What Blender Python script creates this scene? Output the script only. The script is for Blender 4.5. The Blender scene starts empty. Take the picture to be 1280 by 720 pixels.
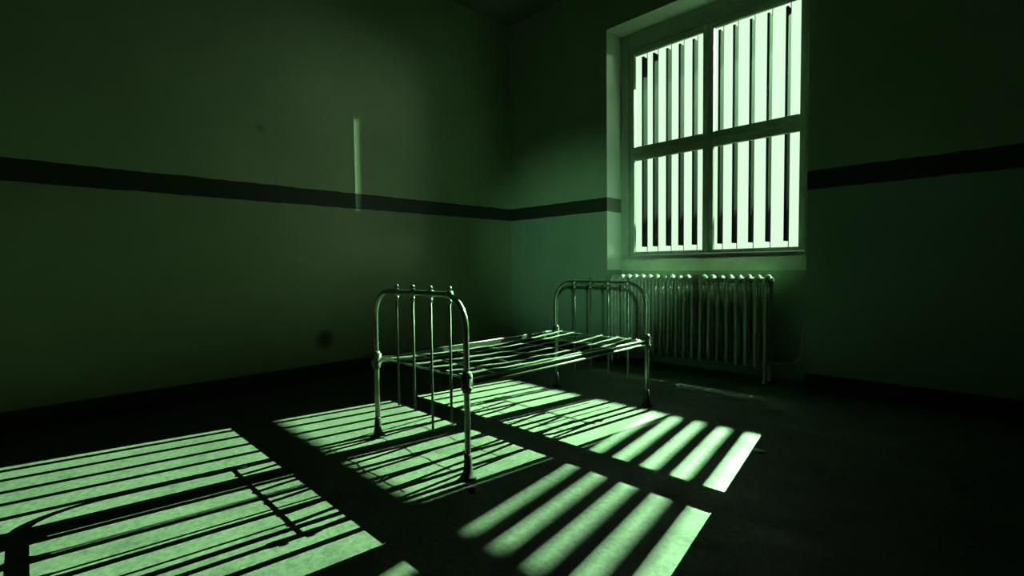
import bpy, bmesh, math, random
from mathutils import Vector, Matrix
random.seed(4)
S = 1.08                      # metres per eye height; the layout below is in eye heights
C = bpy.context.scene.collection
def V(x, y, z): return Vector((x*S, y*S, z*S))

# ------------------------------------------------------------ helpers
def obj(name, bm, mat, parent=None, smooth=False):
    me = bpy.data.meshes.new(name)
    bmesh.ops.recalc_face_normals(bm, faces=bm.faces[:])
    if smooth:
        for f in bm.faces: f.smooth = True
    bm.to_mesh(me); bm.free()
    me.materials.append(mat)
    o = bpy.data.objects.new(name, me); C.objects.link(o)
    if parent: o.parent = parent
    return o
def tag(o, label=None, cat=None, group=None, kind=None):
    if label: o['label'] = label
    if cat: o['category'] = cat
    if group: o['group'] = group
    if kind: o['kind'] = kind
    return o
def empty(name, loc):
    o = bpy.data.objects.new(name, None); C.objects.link(o); o.location = loc
    o.empty_display_size = .1
    return o
def box(bm, a, b, bev=0):
    """axis-aligned box between corners a and b, in eye heights"""
    x0, x1 = sorted((a[0]*S, b[0]*S)); y0, y1 = sorted((a[1]*S, b[1]*S)); z0, z1 = sorted((a[2]*S, b[2]*S))
    m = Matrix.Translation(((x0+x1)/2, (y0+y1)/2, (z0+z1)/2)) @ Matrix.Diagonal((x1-x0, y1-y0, z1-z0, 1))
    r = bmesh.ops.create_cube(bm, size=1, matrix=m)
    if bev:
        es = list({e for v in r['verts'] for e in v.link_edges})
        bmesh.ops.bevel(bm, geom=es, offset=bev*S, segments=2, affect='EDGES')
def tube(bm, pts, r, seg=10, caps=True):
    """sweep a circle along pts (metres); r is one radius or one per point (metres)"""
    pts = [Vector(p) for p in pts]; n = len(pts)
    rs = r if isinstance(r, (list, tuple)) else [r]*n
    t0 = (pts[1]-pts[0]).normalized()
    up = Vector((0, 0, 1)) if abs(t0.z) < .9 else Vector((1, 0, 0))
    side = t0.cross(up).normalized(); rings = []
    for i, p in enumerate(pts):
        if i == 0: t = t0
        elif i == n-1: t = (pts[-1]-pts[-2]).normalized()
        else: t = ((pts[i]-pts[i-1]).normalized()+(pts[i+1]-pts[i]).normalized()).normalized()
        side = (side-t*side.dot(t)).normalized(); w = t.cross(side)
        rings.append([bm.verts.new(p+(side*math.cos(k*2*math.pi/seg)+w*math.sin(k*2*math.pi/seg))*rs[i]) for k in range(seg)])
    for a, b in zip(rings, rings[1:]):
        for k in range(seg):
            bm.faces.new((a[k], a[(k+1) % seg], b[(k+1) % seg], b[k]))
    if caps:
        bm.faces.new(rings[0][::-1]); bm.faces.new(rings[-1])
def lathe(bm, c, prof, seg=16, axis=Vector((0, 0, 1))):
    """profile of (height, radius) along axis from point c, metres"""
    tube(bm, [c+axis*h for h, r in prof], [max(r, .0004) for h, r in prof], seg)
def ball(bm, c, r, sz=1.0, seg=12):
    prof = [(-r*sz*math.cos(i*math.pi/8), r*math.sin(i*math.pi/8)) for i in range(9)]
    lathe(bm, c, prof, seg)

# ------------------------------------------------------------ materials
def mat(name, col, rough=.6, metal=0, spec=.4, noise=0, nscale=8, bump=0, bscale=60):
    m = bpy.data.materials.new(name); m.use_nodes = True
    nt = m.node_tree; b = nt.nodes['Principled BSDF']
    b.inputs['Roughness'].default_value = rough; b.inputs['Metallic'].default_value = metal
    b.inputs['Specular IOR Level'].default_value = spec
    b.inputs['Base Color'].default_value = (*col, 1)
    tc = nt.nodes.new('ShaderNodeTexCoord')
    if noise:
        n = nt.nodes.new('ShaderNodeTexNoise'); n.inputs['Scale'].default_value = nscale
        n.inputs['Detail'].default_value = 8; n.inputs['Roughness'].default_value = .65
        nt.links.new(tc.outputs['Object'], n.inputs['Vector'])
        r = nt.nodes.new('ShaderNodeValToRGB')
        r.color_ramp.elements[0].position = .3; r.color_ramp.elements[1].position = .7
        r.color_ramp.elements[0].color = (*[c*(1-noise) for c in col], 1)
        r.color_ramp.elements[1].color = (*[min(1, c*(1+noise*.6)) for c in col], 1)
        nt.links.new(n.outputs['Fac'], r.inputs['Fac']); nt.links.new(r.outputs['Color'], b.inputs['Base Color'])
    if bump:
        n2 = nt.nodes.new('ShaderNodeTexNoise'); n2.inputs['Scale'].default_value = bscale; n2.inputs['Detail'].default_value = 6
        bp = nt.nodes.new('ShaderNodeBump'); bp.inputs['Strength'].default_value = bump; bp.inputs['Distance'].default_value = .01
        nt.links.new(tc.outputs['Object'], n2.inputs['Vector'])
        nt.links.new(n2.outputs['Fac'], bp.inputs['Height']); nt.links.new(bp.outputs['Normal'], b.inputs['Normal'])
    return m

def wall_material(low=(.29, .32, .20), high=(.36, .41, .27)):
    """pale plaster, a dark painted dado band, a slightly darker distemper below it, blotches"""
    m = bpy.data.materials.new('painted_plaster'); m.use_nodes = True
    nt = m.node_tree; b = nt.nodes['Principled BSDF']; L = nt.links.new
    b.inputs['Roughness'].default_value = .62; b.inputs['Specular IOR Level'].default_value = .3
    geo = nt.nodes.new('ShaderNodeNewGeometry'); sep = nt.nodes.new('ShaderNodeSeparateXYZ'); L(geo.outputs['Position'], sep.inputs[0])
    def mth(op, a, bb=None, clamp=False):
        n = nt.nodes.new('ShaderNodeMath'); n.operation = op; n.use_clamp = clamp
        for i, v in enumerate((a, bb)):
            if v is None: continue
            if isinstance(v, (int, float)): n.inputs[i].default_value = v
            else: L(v, n.inputs[i])
        return n.outputs[0]
    def mix(f, a, c, blend='MIX'):
        n = nt.nodes.new('ShaderNodeMix'); n.data_type = 'RGBA'; n.blend_type = blend
        if isinstance(f, (int, float)): n.inputs[0].default_value = f
        else: L(f, n.inputs[0])
        for i, v in ((6, a), (7, c)):
            if isinstance(v, tuple): n.inputs[i].default_value = (*v, 1)
            else: L(v, n.inputs[i])
        return n.outputs[2]
    wob = nt.nodes.new('ShaderNodeTexNoise'); wob.inputs['Scale'].default_value = 9; wob.inputs['Detail'].default_value = 5
    L(geo.outputs['Position'], wob.inputs['Vector'])
    z = mth('ADD', sep.outputs['Z'], mth('MULTIPLY', mth('SUBTRACT', wob.outputs['Fac'], .5), .018))
    inband = mth('MULTIPLY', mth('GREATER_THAN', z, 1.566*S), mth('LESS_THAN', z, 1.7105*S))
    upper = mth('GREATER_THAN', z, 1.64*S)
    big = nt.nodes.new('ShaderNodeTexNoise'); big.inputs['Scale'].default_value = 1.3; big.inputs['Detail'].default_value = 9; big.inputs['Roughness'].default_value = .7
    L(geo.outputs['Position'], big.inputs['Vector'])
    base = mix(upper, low, high)
    # light falling into the window recess is put into its paler colour
    lit_rec = mth('MULTIPLY', mth('GREATER_THAN', sep.outputs['Z'], .95*S), mth('MULTIPLY', mth('MULTIPLY', mth('GREATER_THAN', sep.outputs['X'], -2.944*S), mth('LESS_THAN', sep.outputs['X'], -1.09*S)), mth('GREATER_THAN', sep.outputs['Y'], 4.3385*S)))
    base = mix(lit_rec, base, (.80, .86, .76))
    mott = mth('MULTIPLY', mth('SUBTRACT', big.outputs['Fac'], .32), 1.6, True)
    base = mix(mott, mix(1.0, base, (.74, .78, .74), 'MULTIPLY'), base)
    # round dark stain low on the left wall, and a faint scuff above the band
    def spot(y, zc, r0, r1):
        d = nt.nodes.new('ShaderNodeVectorMath'); d.operation = 'DISTANCE'
        L(geo.outputs['Position'], d.inputs[0]); d.inputs[1].default_value = (-4.365*S, y*S, zc*S)
        mr = nt.nodes.new('ShaderNodeMapRange'); mr.inputs['From Min'].default_value = r0*S; mr.inputs['From Max'].default_value = r1*S
        mr.inputs['To Min'].default_value = 1; mr.inputs['To Max'].default_value = 0; mr.interpolation_type = 'SMOOTHSTEP'
        L(mth('ADD', d.outputs['Value'], mth('MULTIPLY', mth('SUBTRACT', wob.outputs['Fac'], .5), .06)), mr.inputs['Value'])
        return mr.outputs[0]
    base = mix(mth('MULTIPLY', spot(1.915, .35, .03, .125), .88), base, (.03, .035, .02))
    base = mix(mth('MULTIPLY', spot(1.426, 2.168, .0, .05), .35), base, (.06, .06, .04))
    band = mix(mott, (.018, .024, .014), (.035, .045, .028)); band = mix(lit_rec, band, (.16, .20, .13))  # band also lightened inside the recess to look lit
    L(mix(inband, base, band), b.inputs['Base Color'])
    n2 = nt.nodes.new('ShaderNodeTexNoise'); n2.inputs['Scale'].default_value = 22; n2.inputs['Detail'].default_value = 8
    L(geo.outputs['Position'], n2.inputs['Vector'])
    bp = nt.nodes.new('ShaderNodeBump'); bp.inputs['Strength'].default_value = .12; bp.inputs['Distance'].default_value = .02
    L(n2.outputs['Fac'], bp.inputs['Height']); L(bp.outputs['Normal'], b.inputs['Normal'])
    return m

def floor_material():
    m = bpy.data.materials.new('worn_screed'); m.use_nodes = True
    nt = m.node_tree; b = nt.nodes['Principled BSDF']; L = nt.links.new
    geo = nt.nodes.new('ShaderNodeNewGeometry')
    def noise(sc, det=8, ro=.6):
        n = nt.nodes.new('ShaderNodeTexNoise'); n.inputs['Scale'].default_value = sc; n.inputs['Detail'].default_value = det
        n.inputs['Roughness'].default_value = ro; L(geo.outputs['Position'], n.inputs['Vector']); return n.outputs['Fac']
    def ramp(f, stops):
        r = nt.nodes.new('ShaderNodeValToRGB'); e = r.color_ramp.elements
        e[0].position, e[0].color = stops[0][0], (*stops[0][1], 1); e[1].position, e[1].color = stops[-1][0], (*stops[-1][1], 1)
        for p, c in stops[1:-1]: q = e.new(p); q.color = (*c, 1)
        L(f, r.inputs['Fac']); return r.outputs['Color']
    def mult(a, c, f=1):
        n = nt.nodes.new('ShaderNodeMix'); n.data_type = 'RGBA'; n.blend_type = 'MULTIPLY'; n.inputs[0].default_value = f
        L(a, n.inputs[6]); L(c, n.inputs[7]); return n.outputs[2]
    base = ramp(noise(1.6), [(.3, (.078, .086, .068)), (.7, (.125, .134, .108))])
    fine = ramp(noise(38, 6, .7), [(.34, (.52, .54, .52)), (.6, (1, 1, 1))])
    scuff = ramp(noise(5.5, 10, .75), [(.36, (.55, .58, .55)), (.47, (1, 1, 1))])
    L(mult(mult(base, fine), scuff, .7), b.inputs['Base Color'])
    rr = ramp(noise(4), [(.3, (.5,)*3), (.7, (.75,)*3)]); L(rr, b.inputs['Roughness'])
    b.inputs['Specular IOR Level'].default_value = .25
    bp = nt.nodes.new('ShaderNodeBump'); bp.inputs['Strength'].default_value = .25; bp.inputs['Distance'].default_value = .006
    L(noise(55, 6), bp.inputs['Height']); L(bp.outputs['Normal'], b.inputs['Normal'])
    return m

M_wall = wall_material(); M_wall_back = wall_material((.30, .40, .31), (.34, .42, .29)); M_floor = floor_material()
M_dim = mat('low_bounce_wall', (.05, .055, .04), .7, noise=.2, nscale=3)  # unseen walls coloured darker to cut bounced light
M_ceil = mat('ceiling_plaster', (.15, .165, .12), .8, noise=.25, nscale=1.5)
M_base = mat('black_skirting_paint', (.012, .014, .011), .5, noise=.3, nscale=12)
M_frame = mat('window_paint', (.36, .42, .33), .5, noise=.18, nscale=10, bump=.1)
M_sill = mat('sill_paint', (.42, .48, .38), .5, noise=.2, nscale=6, bump=.1)
M_bar = mat('dark_iron', (.005, .006, .005), .9, 0, .02, noise=.4, nscale=30)
M_bed = mat('chipped_bed_enamel', (.27, .30, .26), .3, .85, .5, noise=.45, nscale=26, bump=.2, bscale=120)
M_rod = mat('dull_rod_enamel', (.09, .10, .085), .55, .2, .25, noise=.4, nscale=40)
M_rust = mat('worn_dark_joint', (.10, .11, .085), .5, .5, noise=.5, nscale=40)
M_foot = mat('dark_rubber', (.02, .022, .018), .75)
M_mesh = mat('bed_spring_steel', (.26, .29, .24), .38, .5, .5, noise=.3, nscale=30)
M_rad = mat('radiator_enamel', (.50, .56, .46), .38, 0, .5, noise=.22, nscale=14, bump=.1)
M_pipe = mat('pipe_paint', (.40, .44, .36), .4, .2, noise=.3, nscale=20)
M_door = mat('door_paint', (.18, .21, .15), .5, noise=.2, nscale=4)
M_flake = mat('white_flake', (.85, .88, .82), .7, noise=.1, nscale=40)
M_litter = mat('dark_litter', (.03, .032, .025), .8, noise=.4, nscale=40)
M_black = mat('added_lamp_black', (.01, .01, .01), .8)
M_ground = mat('yard_asphalt', (.04, .045, .04), .9, noise=.3, nscale=2)
def scrim_material(v):
    m = bpy.data.materials.new('wire_scrim'); m.use_nodes = True
    nt = m.node_tree; nt.nodes.remove(nt.nodes['Principled BSDF']); tr = nt.nodes.new('ShaderNodeBsdfTransparent')
    tr.inputs['Color'].default_value = (v, v, v, 1); nt.links.new(tr.outputs[0], nt.nodes['Material Output'].inputs['Surface'])
    return m
def glass_material():
    m = bpy.data.materials.new('old_window_glass'); m.use_nodes = True
    nt = m.node_tree; nt.nodes.remove(nt.nodes['Principled BSDF']); L = nt.links.new
    out = nt.nodes['Material Output']; tr = nt.nodes.new('ShaderNodeBsdfTransparent'); gl = nt.nodes.new('ShaderNodeBsdfGlossy')
    tr.inputs['Color'].default_value = (.95, .98, .95, 1); gl.inputs['Roughness'].default_value = .05
    lw = nt.nodes.new('ShaderNodeLayerWeight'); lw.inputs['Blend'].default_value = .12
    mx = nt.nodes.new('ShaderNodeMixShader'); L(lw.outputs['Fresnel'], mx.inputs[0]); L(tr.outputs[0], mx.inputs[1]); L(gl.outputs[0], mx.inputs[2])
    L(mx.outputs[0], out.inputs['Surface']); return m
M_glass = glass_material()

# ------------------------------------------------------------ room shell
XL, YB, H = -4.365, 4.338, 3.937          # left wall, window wall, ceiling height
XR, YF = 1.6, -1.9                        # right wall and wall behind the viewer (both out of frame)
RL, RR, RT = -2.943, -1.096, 3.417        # recess in the window wall
NW = 4.60                                 # front of the window frame
T = .2
def struct(name, bm, m, parent=None):
    o = obj(name, bm, m, parent)
    if not parent: o['kind'] = 'structure'
    return o
bm = bmesh.new(); box(bm, (XL-T, YF-T, -.15), (XR+T, 4.85, 0)); struct('floor', bm, M_floor)
bm = bmesh.new(); box(bm, (XL-T, YF-T, H), (XR+T, 4.85, H+.2)); struct('ceiling', bm, M_ceil)
bm = bmesh.new(); box(bm, (XL-T, YF-T, 0), (XL, 4.85, H)); struct('wall_left', bm, M_wall)
bm = bmesh.new(); box(bm, (XL, YF-T, 0), (XR+T, YF, H)); struct('wall_front', bm, M_dim)
bm = bmesh.new()
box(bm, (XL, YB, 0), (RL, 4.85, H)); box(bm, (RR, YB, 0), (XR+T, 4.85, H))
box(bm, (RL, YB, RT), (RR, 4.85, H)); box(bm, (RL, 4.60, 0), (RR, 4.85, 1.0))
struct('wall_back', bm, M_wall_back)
bm = bmesh.new(); box(bm, (XR, YF, 0), (XR+T, YB, H)); struct('wall_right', bm, M_dim)
# skirting
def base(name, *bx):
    bm = bmesh.new()
    for a, b in bx: box(bm, a, b, .006)
    struct(name, bm, M_base)
base('baseboard_left', ((XL, YF, 0), (XL+.018, YB, .135)))
base('baseboard_back', ((XL+.018, YB-.018, 0), (RL, YB, .135)), ((RR, YB-.018, 0), (XR, YB, .135)))
base('baseboard_right', ((XR-.018, YF, 0), (XR, YB-.018, .135)))

# ------------------------------------------------------------ window
GL, GR, GT, GB = -2.79, -1.228, 3.188, 1.138
M1, M2, R0, R1 = -2.052, -1.952, 2.100, 2.240
w = bmesh.new()
def fr(x0, x1, z0, z1, y0=NW, y1=NW+.07, bev=.006): box(w, (x0, y0, z0), (x1, y1, z1), bev)
fr(RL, GL-.055, 1.06, RT, NW-.0, NW+.11); fr(GR+.05, RR, 1.06, RT, NW, NW+.11)      # outer frame
fr(GL-.055, GR+.05, GT+.06, RT, NW, NW+.11); fr(GL-.055, GR+.05, 1.06, GB-.035, NW, NW+.11)
win = struct('window_1', w, M_frame)
for (a, b, c, d) in ((GL, M1, GB, R0), (M2, GR, GB, R0), (GL, M1, R1, GT), (M2, GR, R1, GT)):
    w = bmesh.new(); y0, y1 = NW+.015, NW+.06
    ex = lambda v, lo, hi: v
    x0 = a-.053 if a == GL else a-.046; x1 = b+.048 if b == GR else b+.046
    z0 = c-.033 if c == GB else c-.066; z1 = d+.058 if d == GT else d+.066
    box(w, (x0, y0, z0), (a, y1, z1), .005); box(w, (b, y0, z0), (x1, y1, z1), .005)
    box(w, (a, y0, z0), (b, y1, c), .005); box(w, (a, y0, d), (b, y1, z1), .005)
    s = obj('window_sash', w, M_frame, win)
    w = bmesh.new(); box(w, (a-.01, NW+.036, c-.01), (b+.01, NW+.040, d+.01)); obj('window_pane', w, M_glass, s)
w = bmesh.new(); box(w, (-2.0075, NW-.005, GB-.03), (-1.9965, NW+.05, GT+.05), .003); box(w, (GL-.05, NW-.004, 2.163), (GR+.045, NW+.05, 2.175), .003)
obj('window_mullion', w, M_frame, win)
w = bmesh.new(); tube(w, [V(-2.01, NW-.02, 1.75), V(-2.01, NW-.02, 1.85)], .006, 8); tube(w, [V(-2.01, NW, 1.80), V(-2.01, NW-.02, 1.80)], .008, 8)
obj('window_catch', w, M_pipe, win, True)
w = bmesh.new(); box(w, (RL, 4.575, .94), (RR, NW+.02, 1.06), .008); box(w, (RL, 4.57, 1.045), (RR, NW+.02, 1.066), .006)
struct('trim_1', w, M_sill)

# ------------------------------------------------------------ outer grille: ten flat vertical bars on thin rods
g = empty('window_grille', V(-2.02, 4.74, 1.14))
tag(g, 'dark iron grille of upright flat bars outside the barred window', 'window bars')
def rel(o, p):                      # parent keeping place
    o.parent = p; o.matrix_parent_inverse = Matrix.Translation(-p.location)
BARS = (-2.721, -2.595, -2.447, -2.313, -2.172, -1.921, -1.788, -1.642, -1.497, -1.349)
for x in BARS:
    b = bmesh.new(); box(b, (x-.0105, 4.672, GB+.055), (x+.0105, 4.757, GT-.045+.035), .002); o = obj('bar', b, M_bar); rel(o, g)
    b = bmesh.new(); tube(b, [V(x+.006, 4.757, 1.02), V(x+.006, 4.757, 3.36)], .0035*S, 6); p = obj('rod', b, M_bar); p.parent = o; 
for z in (1.0, 3.36): b = bmesh.new(); box(b, (RL, 4.75, z), (RR, 4.765, z+.03)); rel(obj('cross_rail', b, M_bar), g)

# ------------------------------------------------------------ radiator
rad = empty('radiator', V(-2.15, 4.42, 0))
tag(rad, 'old white enamelled column radiator under the window', 'radiator')
def section():
    b = bmesh.new(); y0 = 4.40
    for dy in (-.062, .0, .062):
        prof = [(.125, .010), (.14, .018), (.17, .0172), (.80, .0172), (.855, .018), (.872, .010)]
        c = V(0, y0+dy, 0)
        for k in range(1):
            pts = [c+Vector((0, 0, z*S)) for z, r in prof]
            tube(b, pts, [r*S for z, r in prof], 10)
    box(b, (-.008, y0-.062, .165), (.008, y0+.062, .845))
    for z in (.165, .858):                 # header that joins the three columns
        tube(b, [V(0, y0-.066, z), V(0, y0-.03, z+.012*(1 if z > .5 else -1)), V(0, y0+.03, z+.012*(1 if z > .5 else -1)), V(0, y0+.066, z)], [.017*S, .024*S, .024*S, .017*S], 10)
        tube(b, [V(-.0385, y0, z), V(.0385, y0, z)], .025*S, 12)
    tube(b, [V(0, y0-.069, .852), V(0, y0-.05, .882), V(0, y0-.02, .892), V(0, y0+.02, .892), V(0, y0+.05, .882), V(0, y0+.069, .852)], [.014*S]*6, 8)
    return b
NSEC = 20; p0 = -2.885; pitch = (-1.391-p0)/(NSEC-1)
bmx = section(); sec = obj('radiator_section', bmx, M_rad, smooth=True)
for k in range(NSEC):
    o = sec if k == 0 else sec.copy()
    if k: C.objects.link(o)
    o.location = V(p0+pitch*k, 0, 0); rel(o, rad)
for x in (p0, -1.391):
    for dy in (-.062, .062):
        b = bmesh.new(); lathe(b, V(x, 4.40+dy, 0), [(0, .020*S), (.012*S, .020*S), (.03*S, .011*S), (.14*S, .013*S)], 10)
        rel(obj('radiator_foot', b, M_rad, smooth=True), rad)
b = bmesh.new()
pts = [V(-1.352, 4.40, .165), V(-1.30, 4.40, .165), V(-1.25, 4.41, .168), V(-1.20, 4.44, .182), V(-1.163, 4.46, .215), V(-1.15, 4.475, .27), V(-1.147, 4.50, .45), V(-1.147, 4.56, .50), V(-1.147, 4.60, .50)]
tube(b, pts, .012*S, 10); rel(obj('radiator_pipe', b, M_pipe, smooth=True), rad)
b = bmesh.new(); lathe(b, V(-1.275, 4.40, .165), [(-.02, .0), (-.02, .022), (.03, .026), (.034, .018), (.06, .018), (.065, .030), (.085, .030), (.09, .012)], 14)
rel(obj('radiator_valve', b, M_pipe, smooth=True), rad)

# ------------------------------------------------------------ bed
BX0, BX1, BY0, BY1, BT = -2.60, -1.768, 1.45, 3.09, .868
bed = empty('bed_frame', V((BX0+BX1)/2, (BY0+BY1)/2, 0))
tag(bed, 'bare iron hospital bed frame with wire base and arched ends', 'bed')
PR = .0145*S
def arch(y):
    b = bmesh.new(); x0, x1, r = BX0+.03*(y < 2), BX1, .155
    x0 = BX0+.05*(y < 2)*0
    pts = [V(x0, y, .085), V(x0, y, .30), V(x0, y, .50)]
    for i in range(0, 11):
        a = math.pi-i*math.pi/20
        pts.append(V(x0+r+r*math.cos(a), y, BT-r+r*math.sin(a)))
    for i in range(0, 11):
        a = math.pi/2-i*math.pi/20
        pts.append(V(x1-r+r*math.cos(a), y, BT-r+r*math.sin(a)))
    pts += [V(x1, y, .50), V(x1, y, .30), V(x1, y, .085)]
    tube(b, pts, PR, 12)
    return obj('end_arch', b, M_bed, smooth=True)
for y, xs in ((BY0, (-2.362, -2.205, -2.045, -1.888)), (BY1, (-2.405, -2.25, -2.09, -1.922))):
    a = arch(y); rel(a, bed)
    for i, x in enumerate(xs):
        b = bmesh.new(); bot = (.235, .235, .16, .24)[i] if y == BY0 else .172
        tube(b, [V(x, y, bot), V(x, y, BT)], .0065*S, 8); ro = obj('rod', b, M_rod, smooth=True); ro.parent = a
        ro.matrix_parent_inverse = Matrix.Translation(-bed.location) if False else Matrix.Identity(4)
        b = bmesh.new(); ball(b, V(x, y, BT+.029), .0125*S, 1.05); ball(b, V(x, y, BT-.034), .0125*S, 1.2)
        lathe(b, V(x, y, BT), [(-.024*S, .009*S), (-.014*S, .019*S), (.012*S, .019*S), (.02*S, .009*S)], 12)
        ro2 = obj('collar', b, M_bed, smooth=True); ro2.parent = a
    for x in (BX0, BX1):
        b = bmesh.new()
        lathe(b, V(x, y, 0), [(0, .040*S), (.008*S, .041*S), (.016*S, .030*S), (.045*S, .022*S), (.09*S, .0185*S), (.115*S, .0185*S), (.12*S, .0145*S)], 16)
        rel(obj('foot', b, M_foot, smooth=True), bed)
        # cast corner bracket that takes the side rail
        b = bmesh.new(); zc = .462
        lathe(b, V(x, y, zc), [(-.055*S, .016*S), (-.05*S, .022*S), (-.03*S, .022*S), (-.02*S, .019*S), (.02*S, .019*S), (.03*S, .022*S), (.045*S, .022*S), (.05*S, .016*S)], 14)
        sx = -1 if x == BX0 else 1
        box(b, (x-.012, y-.03, zc-.035), (x+.012, y+.03, zc+.035), .004)
        ball(b, V(x+sx*.026, y, zc+.025), .009*S); ball(b, V(x+sx*.026, y, zc-.03), .009*S)
        rel(obj('bracket', b, M_rust, smooth=True), bed)
MZ = .470
for x, sx in ((BX0+.0, -1), (BX1, 1)):       # side rails of angle iron
    y0, y1 = BY0+.02, BY1-.02
    b = bmesh.new(); tube(b, [V(x, y0, MZ), V(x, y1, MZ)], .0065*S, 8)
    r = obj('side_rail', b, M_mesh, smooth=True); rel(r, bed)
    b = bmesh.new(); tube(b, [V(x+sx*.004, y0, MZ-.028), V(x+sx*.004, y1, MZ-.028)], .0065*S, 8); obj('lower_rod', b, M_mesh, r, True)
    b = bmesh.new(); box(b, (x-.002-sx*.004, y0, MZ-.027), (x+.002-sx*.004, y1, MZ-.001)); obj('web', b, M_rust, r)
for y, sy in ((BY0+.035, 1), (BY1-.035, -1)):
    b = bmesh.new(); tube(b, [V(BX0, y, MZ-.004), V(BX1, y, MZ-.004)], .006*S, 8)
    rel(obj('end_rail', b, M_mesh, smooth=True), bed)
for x in (-2.50, -2.385, -2.255, -2.115, -1.972, -1.87):           # long flat springs
    b = bmesh.new(); n = 26; ys = [BY0+.04+(BY1-BY0-.08)*i/n for i in range(n+1)]
    ph = random.random()*6
    zz = [MZ+.006-.022*math.sin(math.pi*i/n)+.002*math.sin(i*1.7+ph) for i in range(n+1)]
    xx = [x+.004*math.sin(i*.9+ph) for i in range(n+1)]
    hw, ht = .0125, .002
    ring = []
    for X, Y, Z in zip(xx, ys, zz): ring.append([b.verts.new(V(X+a*hw, Y, Z+c*ht)) for a, c in ((-1, -1), (1, -1), (1, 1), (-1, 1))])
    for p, q in zip(ring, ring[1:]):
        for k in range(4): b.faces.new((p[k], p[(k+1) % 4], q[(k+1) % 4], q[k]))
    b.faces.new(ring[0]); b.faces.new(ring[-1])
    rel(obj('spring_strip', b, M_mesh), bed)
for k in range(5):                                         # thin cross wires
    y = BY0+.27+k*.275; b = bmesh.new(); n = 20
    pts = [V(BX0+.03+(BX1-BX0-.06)*i/n, y+.004*math.sin(i), MZ-.008-.022*math.sin(math.pi*(y-BY0)/(BY1-BY0))+.003*math.sin(i*1.3)) for i in range(n+1)]
    tube(b, pts, .003*S, 6); rel(obj('cross_wire', b, M_mesh, smooth=True), bed)

# ------------------------------------------------------------ bits on the floor
def flake(name, x, y, r, m, h=.006, seed=0, curl=0):
    rnd = random.Random(seed); b = bmesh.new(); n = 9; top = []; bot = []
    for k in range(n):
        a = k*2*math.pi/n; q = r*rnd.uniform(.55, 1.15)
        px, py = x+q*math.cos(a)*1.2, y+q*math.sin(a)*.8; z = curl*rnd.random()
        bot.append(b.verts.new(V(px, py, z))); top.append(b.verts.new(V(px, py, z+h)))
    ct = b.verts.new(V(x, y, h*1.6+curl*.2)); cb = b.verts.new(V(x, y, 0))
    for k in range(n):
        j = (k+1) % n
        b.faces.new((bot[k], bot[j], top[j], top[k])); b.faces.new((top[k], top[j], ct)); b.faces.new((bot[j], bot[k], cb))
    return obj(name, b, m)
tag(flake('paint_flake', -2.696, .749, .020, M_flake, .006, 1), 'small white paint flake lying in the striped light left of the bed', 'paint flake')
tag(flake('floor_crumb', -1.655, 1.375, .018, M_litter, .012, 2), 'dark crumb on the floor beside the near right bed foot', 'debris')
tag(flake('plaster_chip', -.90, 2.73, .03, M_flake, .01, 6, .0), 'pale plaster chip at the far right end of the light', 'debris')

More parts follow.
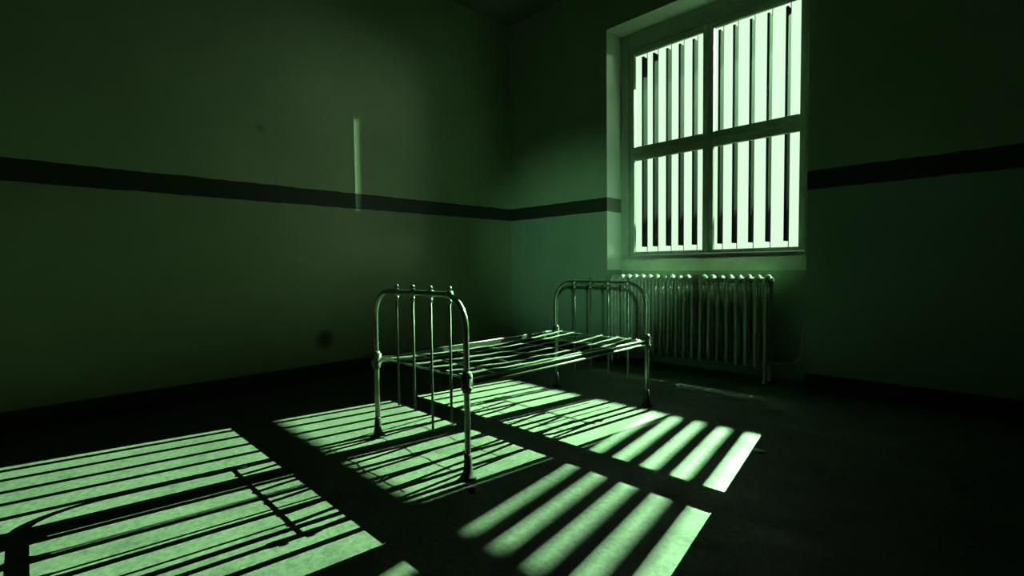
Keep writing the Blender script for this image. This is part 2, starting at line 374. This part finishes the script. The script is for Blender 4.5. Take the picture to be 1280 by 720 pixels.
# ------------------------------------------------------------ yard and added floodlights outside
bm = bmesh.new(); box(bm, (-25, 4.86, -.35), (22, 45, -.2)); struct('ground_yard', bm, M_ground)
COL = (.50, 1.0, .52)
def flood(label, u, hrail, slope, az, crop, power, slats=False, radius=.003, D=25.0, tgt=(-2.01, 2.16), scrim=0):  # unseen lamps added to piece the light patches together
    """invented spot on a mast, out of view: aimed through the window; crop=(x0,x1,z0,z1) where its hood's opening falls in the window plane"""
    power *= (D/25)**2
    L = Vector((u+az*D, NW+.03+D, hrail+slope*D))
    tgt = Vector((tgt[0], NW+.03, tgt[1])); x0, x1, z0, z1 = crop; k = 2.0/D
    def q(x, z): return (L.x+k*(x-L.x), L.z+k*(z-L.z))
    root = empty('unseen_floodlight', V(L.x, L.y, L.z)); tag(root, label, 'unseen_floodlight')
    ax0, az0 = q(x0, z0); ax1, az1 = q(x1, z1); y = L.y-2.0; mg = .22 if D > 16 else .60
    b = bmesh.new()
    box(b, (ax0-mg, y, az0-mg), (ax0, y+.004, az1+mg)); box(b, (ax1, y, az0-mg), (ax1+mg, y+.004, az1+mg))
    box(b, (ax0, y, az0-mg), (ax1, y+.004, az0)); box(b, (ax0, y, az1), (ax1, y+.004, az1+mg))
    if slats:  # slats added to widen the dark stripes in the beam
        for x in BARS:
            if x0 < x < x1:
                s0 = q(x-.050, z0)[0]; s1 = q(x+.036, z0)[0]
                box(b, (s0, y, az0), (s1, y+.004, az1))
    rel(obj('barn_door', b, M_black), root)  # plate added to crop the beam to part of the window
    if scrim:                       # half scrim added to dim the upper part of the beam
        b = bmesh.new(); box(b, (ax0-.01, y-.012, q(0, 2.17)[1]), (ax1+.01, y-.008, az1+.01)); rel(obj('half_scrim', b, scrim_material(scrim)), root)
    b = bmesh.new()
    dirv = (tgt-L).normalized()
    tube(b, [(L-dirv*.35)*S, (L-dirv*.3)*S, (L-dirv*.1)*S, (L+dirv*.05)*S], [.05*S, .14*S, .16*S, .17*S], 14)
    bb = b; 
    for f in [f for f in b.faces if len(f.verts) > 4][-1:]: b.faces.remove(f)
    rel(obj('lamp_housing', b, M_black), root)
    b = bmesh.new()
    for sx in (ax0-mg, ax1+mg): tube(b, [V(sx, y, az0-mg), V(L.x+(.12 if sx > L.x else -.12), L.y, L.z-.1)], .01, 6)
    rel(obj('arm', b, M_black), root)
    ld = bpy.data.lights.new('added_flood_lamp', 'SPOT'); ld.energy = power; ld.color = COL
    ld.spot_size = math.radians(5.2); ld.spot_blend = .0; ld.shadow_soft_size = radius*S
    lo = bpy.data.objects.new('added_flood_lamp', ld); C.objects.link(lo); lo.location = L*S
    lo.rotation_euler = (tgt-L).to_track_quat('-Z', 'Y').to_euler(); rel(lo, root)
    # mast
    m = bmesh.new(); tube(m, [V(L.x, L.y+.4, -.2), V(L.x, L.y+.4, L.z+.3)], .06*S, 10); tube(m, [V(L.x, L.y+.4, L.z-.05), V(L.x, L.y+.28, L.z)], .04*S, 8)
    rel(obj('mast', m, M_black), root)
PW = 13e5
flood('tall floodlight outside, added to light the bed through the window', -2.0, 2.17, .83, .138, (-2.86, -1.352, 1.42, 2.83), PW*.72, scrim=.84)
flood('lower floodlight outside, added to light the near floor left of the bed', -2.0, 2.17, .603, .13, (-2.86, -1.20, 2.18, 3.3), PW*.46, D=19.0)
flood('tall slatted floodlight outside, added to light the floor right of the bed', -1.6, 2.17, .83, -.14, (-1.93, -1.16, 1.42, 2.83), PW*.58, True, scrim=.80)
flood('lower slatted floodlight outside, added to light the near floor', -1.6, 2.17, .603, -.14, (-1.93, -1.16, 2.18, 3.3), PW*.36, True, D=19.0)
flood('low floodlight far to the right outside, added to cast one bright streak on the left wall', -2.385, 2.70, .285, .815, (-2.44, -2.335, 2.29, 3.04), PW*.085, D=18.0, radius=.004, tgt=(-2.385, 2.7))
flood('high floodlight outside, added so a steep beam brightens the radiator top', -2.0, 1.20, 1.5, 0, (-2.81, -1.365, 1.135, 1.275), PW*1.3, D=14.0, radius=.003, tgt=(-2.0, 1.24))
# unseen lamp added behind the viewer to brighten the wall left of the window
wl = empty('added_fill_lamp', V(1.15, -1.35, 0)); tag(wl, 'unseen fill lamp added on a thin stand near the right wall', 'lamp')
b = bmesh.new(); lathe(b, V(1.15, -1.35, 0), [(0, .13), (.02, .13), (.03, .012), (1.28, .012)], 14); rel(obj('lamp_stand', b, M_black, smooth=True), wl)
lp = Vector((1.15, -1.35, 1.26)); la = Vector((-3.30, 4.3, 1.2)); ldv = (la-lp).normalized()
b = bmesh.new(); tube(b, [(lp-ldv*.10)*S, (lp-ldv*.08)*S, (lp+ldv*.04)*S], [.03, .06, .09], 16, False); rel(obj('lamp_shade', b, M_black, smooth=True), wl)
ld = bpy.data.lights.new('added_fill_spot', 'SPOT'); ld.energy = 560; ld.color = (.40, 1, .55); ld.shadow_soft_size = .05
ld.spot_size = math.radians(21); ld.spot_blend = 1.0
lo = bpy.data.objects.new('added_fill_spot', ld); C.objects.link(lo); lo.location = (lp+ldv*.05)*S
lo.rotation_euler = ldv.to_track_quat('-Z', 'Y').to_euler(); rel(lo, wl)
SKY_SIDE, SKY_TOP = 30.0, 5.0
# ------------------------------------------------------------ sky: bright greenish overcast
wd = bpy.data.worlds.new('World'); bpy.context.scene.world = wd; wd.use_nodes = True
nt = wd.node_tree; bg = nt.nodes['Background']; L = nt.links.new
tc = nt.nodes.new('ShaderNodeTexCoord'); sp = nt.nodes.new('ShaderNodeSeparateXYZ'); L(tc.outputs['Generated'], sp.inputs[0])
bg.inputs['Color'].default_value = (.72, .99, .73, 1)
def wm(op, a, b, clamp=False):
    n = nt.nodes.new('ShaderNodeMath'); n.operation = op; n.use_clamp = clamp
    for i, v in enumerate((a, b)):
        if isinstance(v, (int, float)): n.inputs[i].default_value = v
        else: L(v, n.inputs[i])
    return n.outputs[0]
dt = nt.nodes.new('ShaderNodeVectorMath'); dt.operation = 'DOT_PRODUCT'; L(tc.outputs['Generated'], dt.inputs[0])
dt.inputs[1].default_value = Vector((.72, .68, .0)).normalized()          # unseen bright lobe of sky, added to light the left wall
lobe = wm('MULTIPLY', wm('POWER', wm('MAXIMUM', dt.outputs['Value'], 0), 55), SKY_SIDE)
zen = wm('MULTIPLY', wm('POWER', wm('MAXIMUM', sp.outputs['Z'], 0), 14), SKY_TOP)
dt2 = nt.nodes.new('ShaderNodeVectorMath'); dt2.operation = 'DOT_PRODUCT'; L(tc.outputs['Generated'], dt2.inputs[0])
dt2.inputs[1].default_value = Vector((-.24, .93, .22)).normalized()        # glowing haze straight out over the yard
mr = nt.nodes.new('ShaderNodeMapRange'); mr.interpolation_type = 'SMOOTHSTEP'; L(dt2.outputs['Value'], mr.inputs['Value'])
mr.inputs['From Min'].default_value = .74; mr.inputs['From Max'].default_value = .985
mr.inputs['To Min'].default_value = .05; mr.inputs['To Max'].default_value = 1.14
L(wm('ADD', wm('ADD', lobe, zen), mr.outputs[0]), bg.inputs['Strength'])

# ------------------------------------------------------------ camera
f, yaw, pit, rol = 612.09, math.radians(45.178), math.radians(2.52), math.radians(-.696)
fwd = Vector((-math.sin(yaw), math.cos(yaw), 0)); right = Vector((math.cos(yaw), math.sin(yaw), 0)); up = Vector((0, 0, 1))
F = fwd*math.cos(pit)-up*math.sin(pit); U = up*math.cos(pit)+fwd*math.sin(pit)
R = right*math.cos(rol)+U*math.sin(rol); U2 = U*math.cos(rol)-right*math.sin(rol)
cam = bpy.data.cameras.new('Camera'); cam.lens = f/1280*36; cam.sensor_width = 36; cam.clip_start = .02; cam.clip_end = 300
co = bpy.data.objects.new('Camera', cam); C.objects.link(co)
mw = Matrix((R, U2, -F)).transposed().to_4x4(); mw.translation = V(0, 0, 1); co.matrix_world = mw
sc = bpy.context.scene; sc.camera = co
sc.view_settings.view_transform = 'Standard'; sc.view_settings.look = 'None'
sc.view_settings.exposure = 0; sc.view_settings.gamma = 1; sc.view_settings.use_curve_mapping = False
